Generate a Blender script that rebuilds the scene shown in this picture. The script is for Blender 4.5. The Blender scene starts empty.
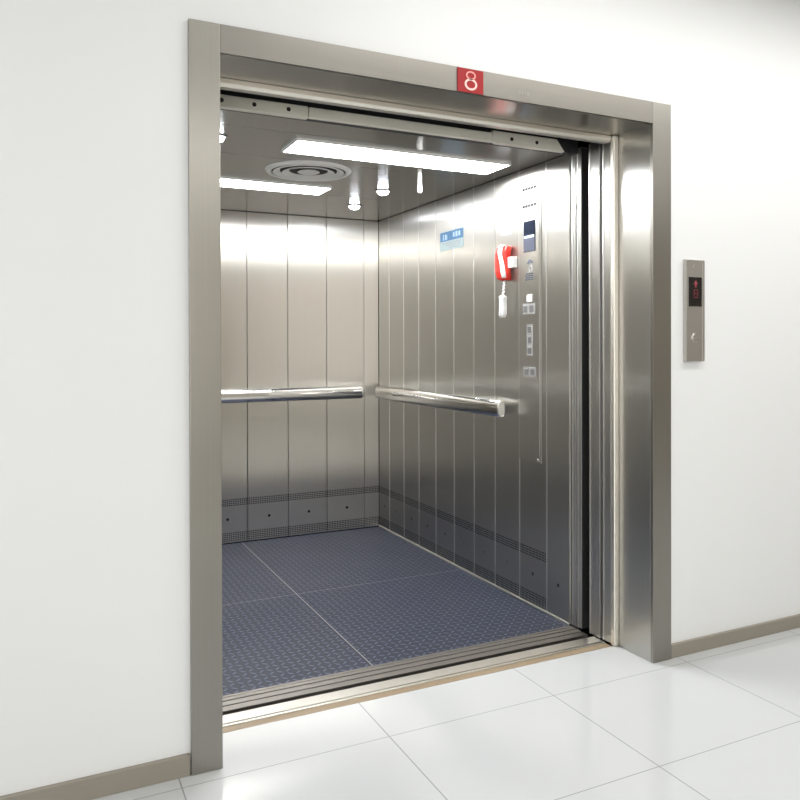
import bpy, bmesh, math, random
from mathutils import Vector, Matrix
random.seed(7)
S = bpy.context.scene
COL = S.collection
PI = math.pi

# ------------------------------------------------------------------ materials
class NT:
    """small helper for building node trees"""
    def __init__(s, name):
        m = bpy.data.materials.new(name); m.use_nodes = True
        s.m = m; s.t = m.node_tree; s.t.nodes.clear()
        s.out = s.t.nodes.new('ShaderNodeOutputMaterial')
    def n(s, typ, **kw):
        nd = s.t.nodes.new(typ)
        for k, v in kw.items(): setattr(nd, k, v)
        return nd
    def link(s, a, b): s.t.links.new(a, b)
    def put(s, sock, v):
        if hasattr(v, 'is_output'): s.link(v, sock)
        elif isinstance(v, (tuple, list)) and sock.type == 'RGBA' and len(v) == 3: sock.default_value = (*v, 1)
        else: sock.default_value = v
    def math(s, op, a, b=0.0, c=None):
        nd = s.n('ShaderNodeMath', operation=op)
        s.put(nd.inputs[0], a); s.put(nd.inputs[1], b)
        if c is not None: s.put(nd.inputs[2], c)
        return nd.outputs[0]
    def coords(s):
        tc = s.n('ShaderNodeTexCoord'); return tc.outputs['Object']
    def xyz(s, v):
        sp = s.n('ShaderNodeSeparateXYZ'); s.link(v, sp.inputs[0]); return sp.outputs
    def scaled(s, v, sc):
        mp = s.n('ShaderNodeMapping'); s.link(v, mp.inputs[0]); mp.inputs['Scale'].default_value = sc; return mp.outputs[0]
    def noise(s, v, scale=1.0, detail=2.0):
        nz = s.n('ShaderNodeTexNoise'); s.link(v, nz.inputs['Vector'])
        nz.inputs['Scale'].default_value = scale; nz.inputs['Detail'].default_value = detail
        return nz.outputs['Fac']
    def ramp(s, f, a, b):
        mr = s.n('ShaderNodeMapRange'); s.put(mr.inputs[0], f)
        s.put(mr.inputs[3], a); s.put(mr.inputs[4], b); return mr.outputs[0]
    def mix(s, f, a, b):
        mx = s.n('ShaderNodeMix', data_type='RGBA'); s.put(mx.inputs[0], f); s.put(mx.inputs[6], a); s.put(mx.inputs[7], b)
        return mx.outputs[2]
    def bsdf(s, **kw):
        b = s.n('ShaderNodeBsdfPrincipled')
        for k, v in kw.items(): s.put(b.inputs[k], v)
        s.link(b.outputs[0], s.out.inputs[0]); return b
    def bump(s, h, strength=.3, dist=.002):
        bp = s.n('ShaderNodeBump'); s.put(bp.inputs['Height'], h)
        bp.inputs['Strength'].default_value = strength; bp.inputs['Distance'].default_value = dist
        return bp.outputs[0]

def srgb(r, g, b):
    f = lambda c: (c/255/12.92) if c/255 <= .04045 else ((c/255+.055)/1.055)**2.4
    return (f(r), f(g), f(b))

def steel(name, col, rough, aniso, tangent, grain, amp=.03, ramp_amp=.06, perf=None):
    """brushed stainless; tangent = direction across the grain, grain = noise scale of the brush lines.
    perf = (axis, [(z0, z1), ...]) punches rows of ventilation holes in bands"""
    t = NT(name); v = t.coords()
    g = t.noise(t.scaled(v, grain), 1.0, 3.0)
    c = t.mix(g, tuple(x*(1-ramp_amp) for x in col), tuple(min(1, x*(1+ramp_amp)) for x in col))
    r = t.ramp(g, rough-amp, rough+amp)
    tg = t.n('ShaderNodeCombineXYZ')
    for i in range(3): tg.inputs[i].default_value = tangent[i]
    metal = 1.0
    if perf:
        o = t.xyz(v); u = o[perf[0]]; z = o[2]
        fu = t.math('SUBTRACT', t.math('FRACT', t.math('DIVIDE', u, .0125)), .5)
        fz = t.math('SUBTRACT', t.math('FRACT', t.math('DIVIDE', z, .0125)), .5)
        d = t.math('SQRT', t.math('ADD', t.math('MULTIPLY', fu, fu), t.math('MULTIPLY', fz, fz)))
        hole = t.math('LESS_THAN', d, .34)
        band = None
        for z0, z1 in perf[1]:
            b = t.math('MULTIPLY', t.math('GREATER_THAN', z, z0), t.math('LESS_THAN', z, z1))
            band = b if band is None else t.math('ADD', band, b)
        mask = t.math('MULTIPLY', hole, band)
        c = t.mix(mask, c, (.012, .011, .01))
        r = t.ramp(mask, r, .9)
        metal = t.math('SUBTRACT', 1.0, mask)
    b = t.bsdf(**{'Base Color': c, 'Roughness': r, 'Metallic': metal, 'Anisotropic': aniso})
    t.link(tg.outputs[0], b.inputs['Tangent'])
    return t.m

def plain(name, col, rough=.5, metal=0.0, coat=0.0, var=.03, scale=6.0):
    t = NT(name); g = t.noise(t.coords(), scale, 2.0)
    c = t.mix(g, tuple(x*(1-var) for x in col), tuple(min(1, x*(1+var)) for x in col))
    t.bsdf(**{'Base Color': c, 'Roughness': rough, 'Metallic': metal, 'Coat Weight': coat})
    return t.m

def emit(name, col, strength, base=(.8, .8, .8)):
    t = NT(name); t.bsdf(**{'Base Color': base, 'Emission Color': col, 'Emission Strength': strength, 'Roughness': .5})
    return t.m

PERF = [(.012, .078), (.250, .303)]
M = {}
VX = (.707, .707, .0)          # across a vertical grain on any upright face
M['frame'] = steel('frame_steel', (.36, .344, .308), .38, .75, VX, (260, 260, 1.5))
M['lintel'] = steel('lintel_steel', (.29, .274, .246), .36, .6, (.95, .2, .1), (1.5, 260, 260))
M['reveal'] = steel('reveal_steel', (.58, .57, .54), .30, .97, VX, (260, 260, 1.5))
M['soffit'] = steel('soffit_steel', (.56, .53, .48), .22, .97, (.05, 1, .05), (200, 1.5, 200))
M['strip'] = steel('strip_steel', (.84, .80, .72), .42, .3, (.6, .5, .6), (90, 90, 90))
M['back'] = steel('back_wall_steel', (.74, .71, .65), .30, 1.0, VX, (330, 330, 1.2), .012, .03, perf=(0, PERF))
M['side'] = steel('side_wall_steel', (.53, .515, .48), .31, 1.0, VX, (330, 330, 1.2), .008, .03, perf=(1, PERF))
M['ceil'] = steel('ceiling_steel', (.42, .41, .40), .23, .5, (.1, 1, .1), (1.5, 200, 200))
M['plate'] = steel('faceplate_steel', (.565, .55, .515), .31, 1.0, VX, (330, 330, 1.2), .008, .03)
M['call'] = steel('call_plate_steel', (.56, .54, .51), .42, .4, VX, (300, 300, 2))
M['chrome'] = steel('polished_steel', (.80, .79, .77), .14, .2, (.3, .3, 1), (40, 40, 40))
M['edge'] = steel('bright_edge_steel', (.78, .77, .74), .32, .2, (.3, .3, 1), (40, 40, 40))
M['door'] = steel('door_steel', (.56, .55, .525), .36, .9, VX, (300, 300, 1.5), .01, .03)
M['alu'] = steel('sill_aluminium', (.60, .57, .52), .38, .6, (.1, 1, .1), (1.5, 220, 220), amp=.06)
M['sill_dark'] = steel('worn_sill_aluminium', (.24, .222, .205), .42, .5, (.1, 1, .1), (1.5, 220, 220), amp=.06)
M['cream'] = plain('cream_painted_metal', (.82, .79, .69), .45, .1, var=.06, scale=14)
M['brass'] = plain('brown_stone_strip', srgb(150, 131, 106), .35, 0, var=.10, scale=30)
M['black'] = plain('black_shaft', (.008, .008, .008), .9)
M['dark'] = plain('dark_grey_metal', (.05, .05, .052), .5, .6)
M['slot'] = plain('dark_slot', (.02, .02, .02), .7)
M['screw'] = plain('dark_screw', (.03, .028, .025), .5, .5)
M['red'] = plain('red_plastic', srgb(214, 40, 26), .3, 0, .3)
M['signred'] = plain('red_sign', srgb(160, 16, 22), .6, 0, 0)
M['signwhite'] = plain('pale_pink_print', srgb(246, 205, 196), .4)
M['signmid'] = plain('dull_pink_print', srgb(226, 150, 142), .4)
M['white'] = plain('white_plastic', (.86, .86, .84), .35)
M['paper'] = plain('white_notice_sheet', (.72, .74, .76), .55, var=.02)
M['print'] = plain('grey_print', (.45, .47, .5), .6)
M['blue'] = plain('blue_print', srgb(92, 140, 185), .4)
M['lightblue'] = plain('light_blue_print', srgb(200, 226, 244), .4)
M['pale'] = plain('pale_green_print', srgb(188, 206, 208), .4)
M['screen'] = plain('dark_display_glass', srgb(36, 42, 58), .08, 0, .5)
M['screenlow'] = plain('blue_grey_display', srgb(74, 78, 94), .3, 0, 0)
M['blackglass'] = plain('black_display_glass', (.006, .004, .004), .12, 0, .4)
M['redled'] = emit('red_led', (1, .20, .26), .16, (.14, .015, .022))
M['dimled'] = emit('dim_red_led', (1, .04, .06), .05, (.10, .01, .015))
M['tube'] = emit('light_panel_glow', (.97, .985, 1), 37.0)
M['bulb'] = emit('downlight_glow', (.86, .91, 1), 60.0)
M['icon'] = plain('dark_etched_icon', (.09, .10, .12), .5)
M['ring'] = plain('pale_button_ring', (.46, .46, .455), .4, .5)
M['btn'] = plain('grey_button', (.24, .24, .24), .35, .6)
M['base'] = plain('grey_skirting', srgb(150, 144, 132), .42, .2, var=.03)
M['vent'] = plain('vent_aluminium', (.88, .87, .83), .45, 0)

def wall_paint():
    t = NT('white_wall_paint'); v = t.coords()
    c = t.mix(t.noise(v, .9, 3), (.775, .785, .78), (.805, .81, .805))
    t.bsdf(**{'Base Color': c, 'Roughness': .55, 'Normal': t.bump(t.noise(v, 160, 2), .06, .001)})
    return t.m
M['wall'] = wall_paint()
M['warmwall'] = plain('warm_hall_wall', (.38, .345, .295), .6)

def hall_tiles():
    t = NT('white_polished_tiles'); v = t.coords(); o = t.xyz(v)
    def line(c, off, step, w):
        f = t.math('FRACT', t.math('DIVIDE', t.math('SUBTRACT', c, off), step))
        d = t.math('MINIMUM', f, t.math('SUBTRACT', 1.0, f))
        return t.math('LESS_THAN', t.math('MULTIPLY', d, step), w)
    g = t.math('MAXIMUM', line(o[0], .652, .69, .0022), line(o[1], -.052, .548, .0018))
    body = t.mix(t.noise(v, 2.2, 4), (.53, .545, .55), (.58, .59, .59))
    c = t.mix(g, body, (.25, .25, .245))
    t.bsdf(**{'Base Color': c, 'Roughness': t.ramp(g, .085, .6), 'Specular IOR Level': .55,
              'Normal': t.bump(t.math('ADD', t.math('MULTIPLY', g, -1.0), t.math('MULTIPLY', t.noise(v, 7, 3), .12)), .12, .002)})
    return t.m
M['tiles'] = hall_tiles()

def checker_plate():
    t = NT('blue_grey_checker_plate'); v = t.coords(); o = t.xyz(v); s = .034
    u = t.math('DIVIDE', o[0], s); w = t.math('DIVIDE', o[1], s)
    par = t.math('MODULO', t.math('ADD', t.math('ADD', t.math('FLOOR', u), t.math('FLOOR', w)), 1000.0), 2.0)
    fu = t.math('SUBTRACT', t.math('FRACT', u), .5); fw = t.math('SUBTRACT', t.math('FRACT', w), .5)
    a = t.math('ADD', fu, fw); b = t.math('SUBTRACT', fu, fw)
    sel = lambda p, q: t.math('ADD', t.math('MULTIPLY', p, par), t.math('MULTIPLY', q, t.math('SUBTRACT', 1.0, par)))
    A = t.math('DIVIDE', sel(a, b), .70); B = t.math('DIVIDE', sel(b, a), .22)
    e = t.math('SUBTRACT', 1.0, t.math('ADD', t.math('MULTIPLY', A, A), t.math('MULTIPLY', B, B)))
    h = t.n('ShaderNodeClamp'); t.put(h.inputs[0], t.math('MULTIPLY', e, 1.6))
    wear = t.noise(v, 3.0, 4)
    base = t.mix(wear, srgb(32, 38, 56), srgb(44, 51, 70))
    c = t.mix(h.outputs[0], base, srgb(92, 101, 122))  # lighter lug colour puts the highlights of the raised lugs into the paint
    t.bsdf(**{'Base Color': c, 'Roughness': t.ramp(wear, .36, .5), 'Metallic': .25, 'Specular IOR Level': .5,
              'Normal': t.bump(h.outputs[0], .8, .004)})
    return t.m
M['checker'] = checker_plate()

# ------------------------------------------------------------------ geometry helpers
ORIGIN = {}
def wloc(o): return ORIGIN.get(o.name, Vector((0, 0, 0)))
def thing(name, loc, label, cat, group=None):
    o = bpy.data.objects.new(name, None); COL.objects.link(o); o.location = loc
    o.empty_display_size = .05
    ORIGIN[o.name] = Vector(loc); tag(o, label, cat, group); return o
def tag(o, label, cat, group=None):
    o['label'] = label; o['category'] = cat
    if group: o['group'] = group
    return o
def build(name, bm, mat, parent=None, loc=None, smooth=False):
    """bm is in world coordinates; the object gets loc (top level) or its parent's place as its origin"""
    org = wloc(parent) if parent else Vector(loc or (0, 0, 0))
    bmesh.ops.translate(bm, verts=bm.verts, vec=-org)
    bmesh.ops.recalc_face_normals(bm, faces=bm.faces)
    me = bpy.data.meshes.new(name); bm.to_mesh(me); bm.free()
    me.materials.append(M[mat] if isinstance(mat, str) else mat)
    if smooth:
        for p in me.polygons: p.use_smooth = True
    o = bpy.data.objects.new(name, me); COL.objects.link(o)
    if parent: o.parent = parent
    else: o.location = org
    ORIGIN[o.name] = org
    return o
def box(bm, lo, hi, bev=0.0, seg=2):
    vs = [bm.verts.new((x, y, z)) for x in (lo[0], hi[0]) for y in (lo[1], hi[1]) for z in (lo[2], hi[2])]
    fs = [(0, 1, 3, 2), (4, 6, 7, 5), (0, 4, 5, 1), (2, 3, 7, 6), (0, 2, 6, 4), (1, 5, 7, 3)]
    faces = [bm.faces.new([vs[i] for i in f]) for f in fs]
    if bev:
        es = list({e for f in faces for e in f.edges})
        bmesh.ops.bevel(bm, geom=es, offset=bev, segments=seg, affect='EDGES', profile=.5)
    return bm
def bx(lo, hi, bev=0.0, seg=2): return box(bmesh.new(), lo, hi, bev, seg)
def prism(pts, axis, a, b, bev=0.0):
    """extrude a 2-D outline along an axis (0,1,2) from a to b"""
    bm = bmesh.new()
    def P(p, t):
        q = list(p); q.insert(axis, t); return q
    A = [bm.verts.new(P(p, a)) for p in pts]; B = [bm.verts.new(P(p, b)) for p in pts]
    n = len(pts)
    bm.faces.new(A); bm.faces.new(B[::-1])
    for i in range(n): bm.faces.new([A[i], A[(i+1) % n], B[(i+1) % n], B[i]])
    bmesh.ops.recalc_face_normals(bm, faces=bm.faces)
    if bev: bmesh.ops.bevel(bm, geom=list(bm.edges), offset=bev, segments=2, affect='EDGES', profile=.5)
    return bm
def lathe(prof, c, axis='z', n=40, cap=True):
    """revolve (r, h) pairs about an axis through c"""
    bm = bmesh.new(); rings = []
    for r, h in prof:
        ring = []
        for i in range(n):
            a = 2*PI*i/n; p, q = r*math.cos(a), r*math.sin(a)
            v = {'z': (p, q, h), 'x': (h, p, q), 'y': (p, h, q)}[axis]
            ring.append(bm.verts.new(Vector(c)+Vector(v)))
        rings.append(ring)
    for A, B in zip(rings, rings[1:]):
        for i in range(n): bm.faces.new([A[i], A[(i+1) % n], B[(i+1) % n], B[i]])
    if cap:
        bm.faces.new(rings[0]); bm.faces.new(rings[-1][::-1])
    else:
        A, B = rings[-1], rings[0]
        for i in range(n): bm.faces.new([A[i], A[(i+1) % n], B[(i+1) % n], B[i]])
    return bm
def tube(path, r, n=12):
    """round tube along a list of points, r number or list"""
    bm = bmesh.new(); rings = []
    for k, p in enumerate(path):
        p = Vector(p); q = Vector(path[min(k+1, len(path)-1)])-Vector(path[max(k-1, 0)])
        q.normalize(); s = q.cross(Vector((1, .01, .02))); s.normalize(); u = q.cross(s)
        rr = r[k] if isinstance(r, (list, tuple)) else r
        rings.append([bm.verts.new(p+s*rr*math.cos(2*PI*i/n)+u*rr*math.sin(2*PI*i/n)) for i in range(n)])
    for A, B in zip(rings, rings[1:]):
        for i in range(n): bm.faces.new([A[i], A[(i+1) % n], B[(i+1) % n], B[i]])
    bm.faces.new(rings[0]); bm.faces.new(rings[-1][::-1])
    return bm
def struct(name, bm, mat):
    o = build(name, bm, mat); o['kind'] = 'structure'; return o

# ------------------------------------------------------------------ hall shell
WY = .018                                   # plane of the white hall wall; the frame face stands at y = 0
bm = bmesh.new()
box(bm, (-4.0, WY, 0), (.03, .20, 3.0)); box(bm, (1.965, WY, 0), (6.0, .20, 3.0)); box(bm, (.03, WY, 2.32), (1.965, .20, 3.0))
struct('wall_front', bm, 'wall')
struct('floor', bx((-4.0, -5.6, -.12), (6.0, .2215, 0)), 'tiles')
struct('wall_rear', bx((-4.0, -5.75, 0), (6.0, -5.6, 3.0)), 'warmwall')
struct('wall_left', bx((-4.15, -5.75, 0), (-4.0, .20, 3.0)), 'wall')
struct('wall_right', bx((6.0, -5.75, 0), (6.15, .20, 3.0)), 'warmwall')
struct('ceiling', bx((-4.15, -5.75, 3.0), (6.0, .20, 3.1)), 'wall')
struct('baseboard_left', bx((-4.0, .004, 0), (-.003, WY+.002, .066), .002), 'base')
struct('baseboard_right', bx((1.998, .004, 0), (6.0, WY+.002, .058), .002), 'base')
# the dark shaft round the cab
bm = bmesh.new()
box(bm, (-.75, .24, 2.62), (2.75, 3.0, 2.68)); box(bm, (-.75, 2.95, -.4), (2.75, 3.0, 2.62))
box(bm, (-.80, .21, -.4), (-.75, 3.0, 2.68)); box(bm, (2.75, .21, -.4), (2.80, 3.0, 2.68))
box(bm, (-.75, .24, -.45), (2.75, 3.0, -.40)); box(bm, (-.75, .205, 2.28), (2.75, .24, 2.68))
struct('wall_shaft', bm, 'black')

# ------------------------------------------------------------------ door surround
W, H, XL, XR, ZS, DP = 1.994, 2.35, .0967, 1.8932, 2.2597, .234
fr = thing('elevator_door_frame', (W/2, 0, 0), 'wide brushed stainless steel surround framing the open elevator doorway in the white wall', 'door frame')
build('jamb', prism([(0, 0), (XL, 0), (XL, DP), (XL-.03, DP), (XL-.03, .016), (0, .016)], 2, .001, H, .0012), 'frame', fr)
o = build('jamb', prism([(XR, 0), (W, 0), (W, .016), (XR, .016)], 2, .001, H, .0012), 'frame', fr)
build('reveal_panel', prism([(XR, .0165), (XR+.03, .0165), (XR+.03, DP), (XR, DP)], 2, .001, H-.02, .0008), 'reveal', fr)
build('lintel', prism([(0, ZS), (0, H), (.016, H), (.016, ZS)], 0, XL+.0006, XR-.0006, .001), 'lintel', fr)
build('soffit_panel', prism([(.0163, ZS), (.0163, ZS+.03), (DP, ZS+.03), (DP, ZS)], 0, XL+.0006, XR-.0006, .0008), 'soffit', fr)
o = build('return_strip', bx((XR-.028, .206, .0015), (XR-.0005, .233, ZS-.001), .006, 3), 'strip', fr)
o['label'] = 'pale return strip running up the back edge of the right jamb'
o = build('return_strip', bx((XL+.0005, .206, .0015), (XL+.028, .233, ZS-.001), .006, 3), 'strip', fr)
o = build('head_strip', prism([(.222, ZS-.0005), (.222, ZS-.018), (.232, ZS-.030), (.262, ZS-.030), (.262, ZS-.0005)], 0, XL+.03, XR-.03, .003), 'strip', fr)
o['label'] = 'pale metal strip running under the rear of the lintel'
bm = bmesh.new()
for i in range(4): box(bm, (1.225+i*.012, -.0006, 2.286), (1.231+i*.012, .0004, 2.302))
box(bm, (1.222, -.0006, 2.279), (1.272, .0004, 2.281))
build('etched_mark', bm, 'frame', fr)

sg = thing('floor_number_sign', (1.009, -.001, 2.26), 'small red square sign with a pale number 8 on the steel lintel', 'sign')
build('plate', bx((.954, -.004, 2.2605), (1.064, -.0004, 2.3475), .0012), 'signred', sg)
def annulus(c, r0, r1, y0, y1, n=36):
    return lathe([(r0, y0), (r1, y0), (r1, y1), (r0, y1)], c, 'y', n, cap=False)
def annulus_z(c, rx, rz, w, y0, y1, n=40):
    bm = bmesh.new(); rings = []
    for (dr, y) in ((0, y0), (w, y0), (w, y1), (0, y1)):
        rings.append([bm.verts.new((c[0]+(rx-w+dr)*math.cos(2*PI*i/n), y, c[1]+(rz-w+dr)*math.sin(2*PI*i/n))) for i in range(n)])
    for k in range(4):
        A, B = rings[k], rings[(k+1) % 4]
        for i in range(n): bm.faces.new([A[i], A[(i+1) % n], B[(i+1) % n], B[i]])
    return bm
num = annulus_z((1.009, 2.2905), .0265, .0215, .0075, -.0062, -.0038)
build('numeral', num, 'signwhite', sg)
num = annulus_z((1.009, 2.323), .021, .0160, .006, -.0062, -.0038)
build('numeral', num, 'signmid', sg)

# ------------------------------------------------------------------ hall call panel
lp = thing('call_panel', (2.132, WY, 1.263), 'narrow grey steel call panel with a small dark red-lit display on the white wall', 'elevator call panel')
build('faceplate', bx((2.079, .000, 1.263), (2.186, WY+.001, 1.703), .002), 'call', lp)
build('side_rail', bx((2.079, -.003, 1.265), (2.090, .0005, 1.701), .001), 'call', lp)
build('side_rail', bx((2.175, -.003, 1.265), (2.186, .0005, 1.701), .001), 'call', lp)
ds = build('display', bx((2.0945, -.0035, 1.501), (2.169, .001, 1.627), .001), 'blackglass', lp)
bm = prism([(2.120, 1.596), (2.132, 1.614), (2.144, 1.596), (2.136, 1.596), (2.136, 1.583), (2.128, 1.583), (2.128, 1.596)], 1, -.0045, -.003)
build('up_arrow', bm, 'redled', ds)
bm = bmesh.new()
for zz in (1.572, 1.556, 1.540): box(bm, (2.122, -.0043, zz-.002), (2.143, -.003, zz+.002))
for xx in (2.120, 2.141):
    for zz in (1.549, 1.565): box(bm, (xx, -.0043, zz-.0055), (xx+.004, -.003, zz+.0055))
build('floor_digit', bm, 'dimled', ds)
build('button', lathe([(.001, -.0035), (.0155, -.0035), (.017, -.002), (.017, .002)], (2.132, 0, 1.366), 'y', 28), 'call', lp)
build('button_ring', annulus_z((2.132, 1.366), .021, .021, .003, -.003, .001), 'edge', lp)
build('key_lock', lathe([(.001, -.0015), (.011, -.0015), (.012, .001)], (2.132, 0, 1.668), 'y', 24), 'call', lp)

# ------------------------------------------------------------------ sills
ls = thing('landing_sill', (.995, .22, 0), 'pale aluminium landing sill with a brown front edge across the elevator threshold', 'sill')
build('front_strip', bx((XL+.03, .2225, -.08), (XR-.03, .262, .0005), .001), 'brass', ls)
bm = bmesh.new()
box(bm, (XL+.03, .2625, -.05), (XR-.03, .276, .003), .001); box(bm, (XL+.03, .283, -.05), (XR-.03, .345, .003), .001)
box(bm, (XL+.03, .2625, -.08), (XR-.03, .345, -.03))
build('grooved_bar', bm, 'alu', ls)
cs = thing('cab_sill', (.995, .43, 0), 'dark grooved metal sill at the front edge of the blue-grey cab floor', 'sill')
bm = bmesh.new()
for y0, y1 in ((.376, .412), (.420, .452), (.460, .482)): box(bm, (-.14, y0, -.05), (1.8545, y1, .002), .001)
box(bm, (-.14, .376, -.08), (1.8545, .482, -.02))
build('grooved_bar', bm, 'sill_dark', cs)
build('floor_edge_bar', bx((-.14, .4835, -.03), (1.8545, .4975, .004), .0015), 'sill_dark', cs)

# ------------------------------------------------------------------ cab
CX0, CX1, CY0, CY1, CZ = -.14, 1.8555, .505, 2.739, 2.247
cab = thing('elevator_cab', (.858, 1.62, 0), 'large brushed stainless steel elevator cab with blue-grey chequered floor behind the open doorway', 'elevator')
G = .0016
def floor_plate(x0, x1, y0, y1):
    build('floor_plate', bx((x0+G, y0+G, -.03), (x1-G, y1-G, 0), .0012), 'checker', cab)
XS, YS = .832, 1.53
for a, b in ((CX0, XS), (XS, CX1-.006)):
    for c, d in ((.4985, YS), (YS, CY1)): floor_plate(a, b, c, d)
build('floor_tray', bx((CX0-.05, .50, -.07), (CX1+.05, CY1+.05, -.0315)), 'dark', cab)
bm = bmesh.new(); box(bm, (XS-.0014, .50, -.03), (XS+.0014, CY1, -.0006)); build('seam_strip', bm, 'alu', cab)
build('seam_strip', bx((CX0, YS-.0014, -.03), (CX1-.008, YS+.0014, -.0006)), 'alu', cab)
o = build('floor_edge_strip', bx((CX1-.007, .51, -.02), (CX1-.0005, CY1-.002, .010), .002), 'edge', cab)
o['label'] = 'bright metal strip between the chequered floor and the right cab wall'
# back wall panels
xs = [CX0, .015, .302, .589, .876, 1.163, 1.450, 1.739, CX1]
def hole(c, axis, par):
    prof = [(.0005, -.0012), (.009, -.0012), (.0105, .0015)]
    build('screw_hole', lathe(prof, c, axis, 16), 'screw', par)
for a, b in zip(xs, xs[1:]):
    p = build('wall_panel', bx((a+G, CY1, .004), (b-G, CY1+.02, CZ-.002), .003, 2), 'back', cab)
    if b-a > .2: hole(((a+b)/2+.006, CY1-.001, .163), 'y', p)
# right wall panels
ys = [.505, .690, .925, 1.162, 1.386, 1.62, 1.853, 2.09, 2.318, 2.555, CY1]
for i, (a, b) in enumerate(zip(ys, ys[1:])):
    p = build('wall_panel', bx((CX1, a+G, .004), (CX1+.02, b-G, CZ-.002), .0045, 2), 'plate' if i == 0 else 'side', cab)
    hole((CX1+.0012, (a+b)/2, .166), 'x', p)
for y in ys[1:-1]:
    build('seam_strip', bx((CX1-.0012, y-.0032, .012), (CX1+.0005, y+.0032, CZ-.003), .0006), 'edge', cab)
# left wall panels (seen in the reflections)
for a, b in zip(ys, ys[1:]):
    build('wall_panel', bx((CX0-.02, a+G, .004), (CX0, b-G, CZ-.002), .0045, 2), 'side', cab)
bm = bmesh.new()
box(bm, (CX0-.05, CY1+.021, -.07), (CX1+.05, CY1+.05, 2.34)); box(bm, (CX0-.05, CY0, -.07), (CX0-.021, CY1+.021, 2.34))
box(bm, (CX1+.021, CY0, -.07), (CX1+.05, CY1+.021, 2.34))
build('outer_shell', bm, 'dark', cab)
# front return left of the doorway, inside the cab
build('front_return', bx((CX0, CY0, .004), (.10, CY0+.03, CZ-.002), .002), 'plate', cab)
# ceiling sheets with fine seams
cys = [CY0, .735, 1.20, 1.97, CY1]
for a, b in zip(cys, cys[1:]):
    build('ceiling_sheet', bx((CX0, a+.001, CZ), (CX1, b-.001, CZ+.02), .0018), 'ceil', cab)
build('roof', bx((CX0-.05, CY0, CZ+.021), (CX1+.05, CY1+.05, 2.36)), 'dark', cab)

# ------------------------------------------------------------------ doors parked on the right
def door_panel(name, y0, y1, x0, label, cat, group, mat='door', lip=True):
    d = thing(name, (x0, (y0+y1)/2, .006), label, cat, group)
    build('panel', bx((x0, y0, .006), (x0+.80, y1, 2.262), .002, 2), mat, d)
    if lip: build('edge_seal', bx((x0-.003, y1-.011, .006), (x0-.0003, y1-.004, 2.255), .001), 'edge', d)
    if name == 'cab_door' and y0 < .45: build('gap_shade', bx((x0+.003, y0-.006, .006), (x0+.20, y0-.0003, 2.255), .001), 'black', d)  # black sheet standing in for the shade in the door gap
    return d
door_panel('landing_door', .238, .292, XR-.022, 'steel landing door slid open at the right, nearest the pale return strip', 'elevator door', 'open landing doors')
door_panel('landing_door', .306, .380, XR-.026, 'steel landing door slid open at the right, between its partner and the black gap', 'elevator door', 'open landing doors')
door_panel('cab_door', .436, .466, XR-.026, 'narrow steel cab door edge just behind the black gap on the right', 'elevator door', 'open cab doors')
door_panel('cab_door', .470, .500, XR-.031, 'narrow steel cab door edge beside the front panel of the right cab wall', 'elevator door', 'open cab doors')

# ------------------------------------------------------------------ door header over the threshold
hd = thing('cab_door_header', (.95, .43, 2.2), 'pale cream metal door header with screwed plates across the top of the doorway', 'door header')
build('beam', bx((-.10, .452, 2.232), (1.865, .500, 2.50), .002), 'dark', hd)
pl = build('cover_plate', bx((.10, .424, 2.220), (.531, .4505, 2.268), .003), 'cream', hd)
for x in (.195, .318, .452): build('screw', lathe([(.0005, -.0015), (.008, -.0015), (.009, .001)], (x, .424, 2.246), 'y', 14), 'screw', pl)
build('track_cover', bx((.538, .430, 2.226), (1.378, .4505, 2.268), .003), 'cream', hd)
pr = build('cover_plate', prism([(1.378, 2.230), (1.40, 2.222), (1.765, 2.222), (1.722, 2.276), (1.378, 2.276)], 1, .424, .4505, .002), 'cream', hd)
for x in (1.475, 1.61): build('screw', lathe([(.0005, -.0015), (.008, -.0015), (.009, .001)], (x, .424, 2.248), 'y', 14), 'screw', pr)
build('door_stop', prism([(1.730, 2.274), (1.765, 2.274), (1.808, 2.224), (1.775, 2.221)], 1, .426, .4505, .001), 'slot', hd)

# ------------------------------------------------------------------ handrails
def oval_rail_bm(axis, a, b, c0, c1, hw, hh, n=28):
    """oval bar along axis 0 or 1 from a to b; (c0, c1) = other horizontal coordinate and height"""
    bm = bmesh.new(); rings = []
    cuts = [(a, .90), (a+.006 if b > a else a-.006, 1), (b-.006 if b > a else b+.006, 1), (b, .90)]
    for t, k in cuts:
        ring = []
        for i in range(n):
            an = 2*PI*i/n; p = c0+hw*k*math.copysign(abs(math.cos(an))**.8, math.cos(an)); q = c1+hh*k*math.copysign(abs(math.sin(an))**.8, math.sin(an))
            ring.append(bm.verts.new((t, p, q) if axis == 0 else (p, t, q)))
        rings.append(ring)
    for A, B in zip(rings, rings[1:]):
        for i in range(n): bm.faces.new([A[i], A[(i+1) % n], B[(i+1) % n], B[i]])
    bm.faces.new(rings[0]); bm.faces.new(rings[-1][::-1])
    return bm
RZ = .998
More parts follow.
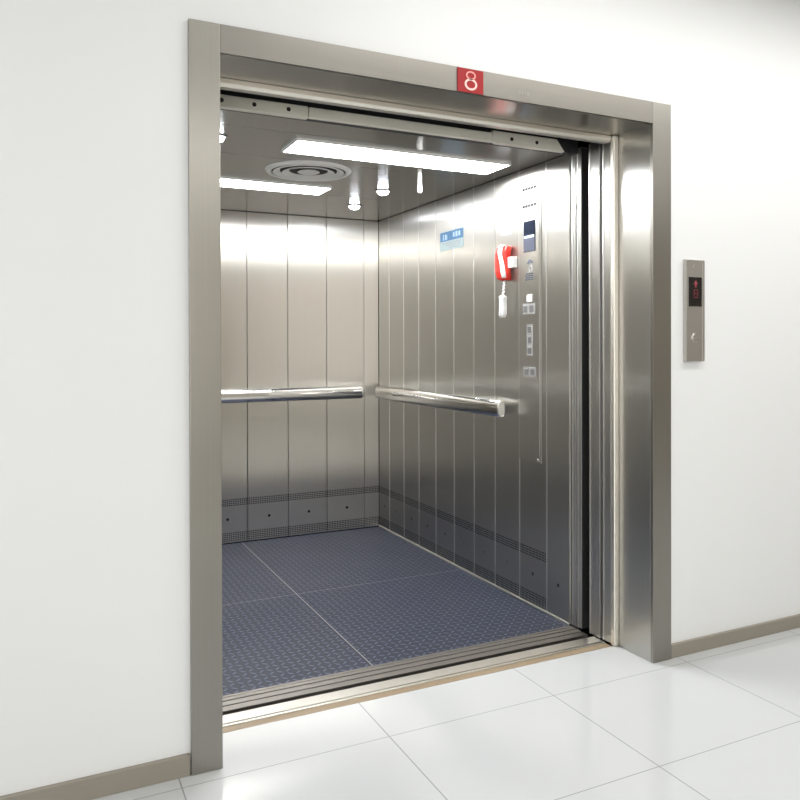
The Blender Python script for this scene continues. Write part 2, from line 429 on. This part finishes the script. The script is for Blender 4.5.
def rail(axis, a, b, wallc, sgn, label):
    c = wallc+sgn*.068
    root = thing('handrail', ((a+b)/2, c, RZ) if axis == 0 else (c, (a+b)/2, RZ), label, 'handrail', 'elevator handrails')
    build('bar', oval_rail_bm(axis, a, b, c, RZ, .022, .045), 'chrome', root, smooth=True)
    for f in (.12, .5, .88):
        t = a+(b-a)*f
        lo, hi = sorted((wallc+sgn*.0005, c-sgn*.015))
        bm = bx((t-.02, lo, RZ-.018), (t+.02, hi, RZ+.018), .003) if axis == 0 else bx((lo, t-.02, RZ-.018), (hi, t+.02, RZ+.018), .003)
        build('bracket', bm, 'edge', root)
    for e, s in ((a, -1), (b, 1)):
        ee = e+s*.0004
        bm = oval_rail_bm(axis, min(ee, ee+s*.004), max(ee, ee+s*.004), c, RZ, .0195, .0405)
        k = build('end_cap', bm, 'edge', root)
rail(0, .10, 1.688, CY1, -1, 'polished steel handrail across the rear wall of the cab')
rail(1, .995, 2.600, CX1, -1, 'polished steel handrail along the right wall of the cab ending below the control panel')
rail(1, .995, 2.600, CX0, 1, 'polished steel handrail on the left wall of the cab, seen reflected in the right wall')

# ------------------------------------------------------------------ ceiling fittings
def light_panel(x0, x1, y0, y1, label):
    r = thing('ceiling_light', ((x0+x1)/2, (y0+y1)/2, CZ), label, 'ceiling light', 'flush light panels in the cab ceiling')
    z = CZ
    bm = bmesh.new(); w = .007
    box(bm, (x0-w, y0-w, z-.0115), (x1+w, y0, z-.0004)); box(bm, (x0-w, y1, z-.0115), (x1+w, y1+w, z-.0004))
    box(bm, (x0-w, y0, z-.0115), (x0, y1, z-.0004)); box(bm, (x1, y0, z-.0115), (x1+w, y1, z-.0004))
    build('frame', bm, 'vent', r)
    build('diffuser', bx((x0+.0005, y0+.0005, z-.0105), (x1-.0005, y1-.0005, z-.0006)), 'tube', r)
light_panel(.614, 1.716, .805, 1.030, 'long bright rectangular ceiling light nearest the doorway, running to the right')
light_panel(0.0, 1.106, 1.725, 1.930, 'long bright rectangular ceiling light at the rear left of the cab, beyond the vent')

vt = thing('ceiling_vent', (.858, 1.385, CZ), 'round metal air vent with concentric rings between the two ceiling lights', 'vent')
vc = (.858, 1.385, CZ)
build('outer_ring', lathe([(.192, -.0005), (.194, -.012), (.200, -.016), (.214, -.013), (.224, -.003), (.224, -.0005)], vc, 'z', 56, cap=False), 'vent', vt)
build('backing', lathe([(.001, -.0022), (.1915, -.0022), (.1915, -.0006), (.001, -.0006)], vc, 'z', 48), 'slot', vt)
build('cone_ring', lathe([(.148, -.0035), (.172, -.016), (.184, -.013), (.160, -.0028)], vc, 'z', 56, cap=False), 'vent', vt)
build('cone_ring', lathe([(.100, -.0035), (.126, -.017), (.136, -.014), (.112, -.0028)], vc, 'z', 56, cap=False), 'vent', vt)
build('centre_disc', lathe([(.001, -.014), (.050, -.014), (.058, -.010), (.048, -.0035), (.001, -.0035)], vc, 'z', 40), 'vent', vt)

def downlight(x, y, label, strength=1.0):
    r = thing('downlight', (x, y, CZ), label, 'downlight', 'small downlights in the cab ceiling')
    c = (x, y, CZ)
    build('trim_ring', lathe([(.035, -.0005), (.035, -.006), (.042, -.008), (.048, -.004), (.048, -.0005)], c, 'z', 28, cap=False), 'chrome', r)
    build('bulb', lathe([(.002, -.026), (.016, -.025), (.028, -.019), (.033, -.010), (.034, -.001)], c, 'z', 24), 'bulb', r, smooth=True)
downlight(1.452, 2.215, 'small glaring downlight at the rear right corner of the cab ceiling, farther from the doorway')
downlight(1.424, 1.700, 'small glaring downlight near the right cab wall, nearer the doorway than the corner one')
downlight(.285, .93, 'small downlight at the front left of the cab ceiling, half hidden by the left jamb')

rd = thing('hanging_sensor', (1.372, 1.12, CZ), 'short thin white-tipped rod hanging from the cab ceiling by the right wall', 'sensor')
build('rod', lathe([(.011, -.0005), (.011, -.085), (.009, -.085), (.009, -.0005)], (1.372, 1.12, CZ), 'z', 18), 'vent', rd)
build('tip', lathe([(.0005, -.123), (.009, -.122), (.0125, -.117), (.0125, -.0856), (.0005, -.0856)], (1.372, 1.12, CZ), 'z', 18), 'white', rd)

# ------------------------------------------------------------------ control panel on the right wall
X = CX1
cp = thing('control_panel', (X, .825, .745), 'tall steel control panel strip with display and buttons on the right cab wall', 'control panel')
build('faceplate', bx((X-.006, .742, .742), (X-.0014, .918, 2.165), .002), 'plate', cp)
XF = X-.006
def wp(name, y0, y1, z0, z1, mat, d=.0025, par=cp, bev=.0006):
    return build(name, bx((XF-d, y0, z0), (XF+.0002, y1, z1), bev), mat, par)
for z in (2.136, 2.048):
    s = wp('grille', .757, .889, z-.013, z+.013, 'ring', .0015)
    for k in range(5): wp('slot', .763+k*.025, .782+k*.025, z-.006, z+.006, 'slot', .0025, s, .0)
sc = wp('display', .772, .872, 1.812, 1.970, 'screen')
wp('lower_field', .775, .869, 1.815, 1.890, 'screenlow', .0032, sc)
wp('pale_bar', .779, .865, 1.884, 1.896, 'lightblue', .0036, sc, 0)
def ic(pts, mat, d=.0015, name='icon'):
    return build(name, prism(pts, 0, XF-d, XF+.0002), mat, cp)
ic([(.79, 1.752), (.845, 1.752), (.835, 1.766), (.818, 1.776), (.80, 1.766)], 'icon')
def ring_x(c, r, w, d, mat, name, par=cp):
    return build(name, lathe([(r-w, -d), (r, -d), (r, .0002), (r-w, .0002)], (XF, c[0], c[1]), 'x', 24, cap=False), mat, par)
ring_x((.814, 1.727), .017, .0045, .0015, 'print', 'round_mark')
bm = bmesh.new()
for k, (zz, a, b) in enumerate(((1.700, .79, .855), (1.690, .788, .862), (1.680, .792, .858), (1.670, .79, .86))):
    y = a
    while y < b-.004:
        w = random.uniform(.006, .013); box(bm, (XF-.0012, y, zz-.0035), (XF+.0002, min(b, y+w), zz+.0035)); y += w+.003
build('capacity_print', bm, 'icon', cp)
k = wp('card_key', .798, .842, 1.556, 1.594, 'white', .006, cp, .002)
def btn(y0, y1, z0, z1, ringmat='ring'):
    b = wp('button', y0, y1, z0, z1, ringmat, .0025, cp, .001)
    wp('button_cap', y0+.009, y1-.009, z0+.010, z1-.010, 'btn', .0042, b, .001)
btn(.830, .881, 1.493, 1.548); btn(.776, .827, 1.493, 1.548)
btn(.795, .846, 1.388, 1.440); btn(.795, .846, 1.334, 1.386); btn(.795, .846, 1.281, 1.332)
btn(.822, .873, 1.173, 1.223); btn(.769, .820, 1.173, 1.223)
build('hinge_strip', bx((X-.006, .728, .74), (X-.0014, .737, 2.165), .002), 'plate', cp)
build('lock', lathe([(.0005, -.010), (.008, -.010), (.009, -.0005)], (X, .752, .755), 'x', 16), 'chrome', cp)

# ------------------------------------------------------------------ emergency phone
ph = thing('emergency_phone', (X, 1.05, 1.70), 'red telephone handset with white stripe and dangling white cord beside the control panel', 'telephone')
def loft_x(rows, mat, name, par):
    """rows: (z, ycentre, half width y, x front, x back); rounded section loft from top to bottom"""
    bm = bmesh.new(); n = 20; rings = []
    for z, yc, hw, xf, xb in rows:
        xc, hx = (xf+xb)/2, abs(xb-xf)/2
        rings.append([bm.verts.new((xc+hx*math.copysign(abs(math.cos(2*PI*i/n))**.6, math.cos(2*PI*i/n)), yc+hw*math.copysign(abs(math.sin(2*PI*i/n))**.6, math.sin(2*PI*i/n)), z)) for i in range(n)])
    for A, B in zip(rings, rings[1:]):
        for i in range(n): bm.faces.new([A[i], A[(i+1) % n], B[(i+1) % n], B[i]])
    bm.faces.new(rings[0]); bm.faces.new(rings[-1][::-1])
    return build(name, bm, mat, par, smooth=True)
loft_x([(1.862, 1.026, .044, 1.815, 1.851), (1.856, 1.026, .053, 1.806, 1.852), (1.825, 1.030, .053, 1.798, 1.852), (1.80, 1.036, .055, 1.800, 1.850),
        (1.765, 1.038, .059, 1.803, 1.850), (1.725, 1.032, .055, 1.800, 1.851), (1.690, 1.024, .046, 1.802, 1.852), (1.680, 1.018, .035, 1.812, 1.851)], 'red', 'handset', ph)
loft_x([(1.866, 1.030, .020, 1.803, 1.83), (1.83, 1.024, .020, 1.7945, 1.82), (1.80, 1.020, .019, 1.7965, 1.82), (1.765, 1.012, .019, 1.7995, 1.82), (1.725, 1.002, .019, 1.7965, 1.82), (1.690, .996, .015, 1.80, 1.82)], 'white', 'grip_stripe', ph)
build('cradle', bx((1.822, .938, 1.742), (X-.0014, .985, 1.800), .004), 'white', ph)
pts = []
for k in range(40):
    f = k/39; pts.append((1.825+.003*math.sin(f*30), 1.016+.018*f+.003*math.cos(f*30), 1.680-.085*f))
build('cord', tube(pts, .0055, 8), 'white', ph, smooth=True)
loft_x([(1.600, 1.036, .013, 1.812, 1.838), (1.592, 1.036, .024, 1.808, 1.844), (1.584, 1.034, .018, 1.808, 1.844), (1.53, 1.034, .019, 1.808, 1.844), (1.50, 1.036, .021, 1.808, 1.844), (1.482, 1.038, .014, 1.812, 1.84)], 'white', 'connector', ph)
build('connector_hole', lathe([(.0005, -.001), (.004, -.001), (.004, .002)], (1.808, 1.030, 1.505), 'x', 10), 'slot', ph)

# ------------------------------------------------------------------ signs on the right wall
nt = thing('notice', (X, 1.034, 1.93), 'faint white notice sheet on the right cab wall just above the red telephone', 'notice')
build('sheet', bx((X-.0026, .985, 1.928), (X-.0014, 1.085, 2.056)), 'paper', nt)
bm = bmesh.new()
for i in range(7):
    box(bm, (X-.0031, .995, 2.040-i*.0155), (X-.0025, 1.072-random.random()*.02, 2.0445-i*.0155))
build('printed_lines', bm, 'print', nt)

bs = thing('load_sign', (X, 1.64, 1.92), 'small blue and pale sticker high on the right cab wall', 'sign')
build('backing', bx((X-.0030, 1.497, 1.918), (X-.0014, 1.785, 2.034)), 'pale', bs)
build('blue_field', bx((X-.0036, 1.500, 1.974), (X-.0026, 1.782, 2.031)), 'blue', bs)
bm = bmesh.new()
for y0, y1, z0, z1 in ((1.735, 1.745, 1.982, 2.018), (1.700, 1.722, 1.982, 2.016), (1.690, 1.696, 1.982, 2.010), (1.600, 1.622, 1.990, 2.018), (1.565, 1.590, 1.988, 2.020), (1.532, 1.555, 1.990, 2.018)):
    build('white_mark', bx((X-.0042, y0, z0), (X-.0034, y1, z1)), 'lightblue', bs)
bm = bmesh.new()
for i in range(3): box(bm, (X-.0036, 1.53, 1.958-i*.014), (X-.0028, 1.75-.04*i, 1.963-i*.014))
build('grey_print', bm, 'print', bs)

# ------------------------------------------------------------------ light
def area(name, loc, rot, sx, sy, power, col=(1, 1, 1)):
    l = bpy.data.lights.new(name, 'AREA'); l.shape = 'RECTANGLE'; l.size = sx; l.size_y = sy; l.energy = power; l.color = col
    o = bpy.data.objects.new(name, l); COL.objects.link(o); o.location = loc; o.rotation_euler = rot; return o
area('added_hall_light', (2.9, -.85, 2.97), (0, 0, 0), 4.5, .35, 48, (1, .985, .965))  # unseen ceiling light, added to brighten the front wall and floor
area('added_hall_light', (2.2, -3.9, 2.97), (0, 0, 0), 5.0, .6, 88, (1, .985, .965))  # second added light, lifts the hall floor mirrored in the rear cab wall
area('added_fill_light', (-2.5, -5.55, 1.55), (math.radians(90), 0, 0), 2.8, 2.6, 108, (1, .99, .975))  # added fill set against the solid rear wall, no opening behind it
bm = bmesh.new()
for x0, x1, z0, z1 in ((-3.98, -3.90, .17, 2.93), (-1.10, -1.02, .17, 2.93), (-3.90, -1.10, .17, .25), (-3.90, -1.10, 2.85, 2.93)): box(bm, (x0, -5.599, z0), (x1, -5.55, z1))
struct('added_window_frame_1', bm, 'wall')  # added bars around the fill light, the wall behind is closed

w = bpy.data.worlds.new('World'); S.world = w; w.use_nodes = True
bg = w.node_tree.nodes['Background']; bg.inputs[0].default_value = (.93, .96, 1, 1); bg.inputs[1].default_value = .9

# ------------------------------------------------------------------ camera
yaw, pitch, roll = .45342810722754817, -.005911403387858992, -.0025899342421409335
fpx, sx, sy = 767.197342913589, 6.1530944, 51.0120541
fw = Vector((math.sin(yaw)*math.cos(pitch), math.cos(yaw)*math.cos(pitch), math.sin(pitch)))
rt = Vector((math.cos(yaw), -math.sin(yaw), 0)); up = rt.cross(fw)
rt2 = rt*math.cos(roll)+up*math.sin(roll); up2 = rt2.cross(fw)
cam = bpy.data.cameras.new('camera'); co = bpy.data.objects.new('camera', cam); COL.objects.link(co)
R = Matrix((rt2, up2, -fw)).transposed().to_4x4()
co.matrix_world = Matrix.Translation((-.4386567548, -2.4294765282, 1.3400182110)) @ R
cam.sensor_width = 36; cam.sensor_fit = 'HORIZONTAL'; cam.lens = fpx/800*36
cam.shift_x = -sx/800; cam.shift_y = -sy/800; cam.clip_start = .02
S.camera = co
S.view_settings.view_transform = 'Standard'; S.view_settings.look = 'None'
S.view_settings.gamma = 1; S.view_settings.use_curve_mapping = False; S.view_settings.exposure = 0.0
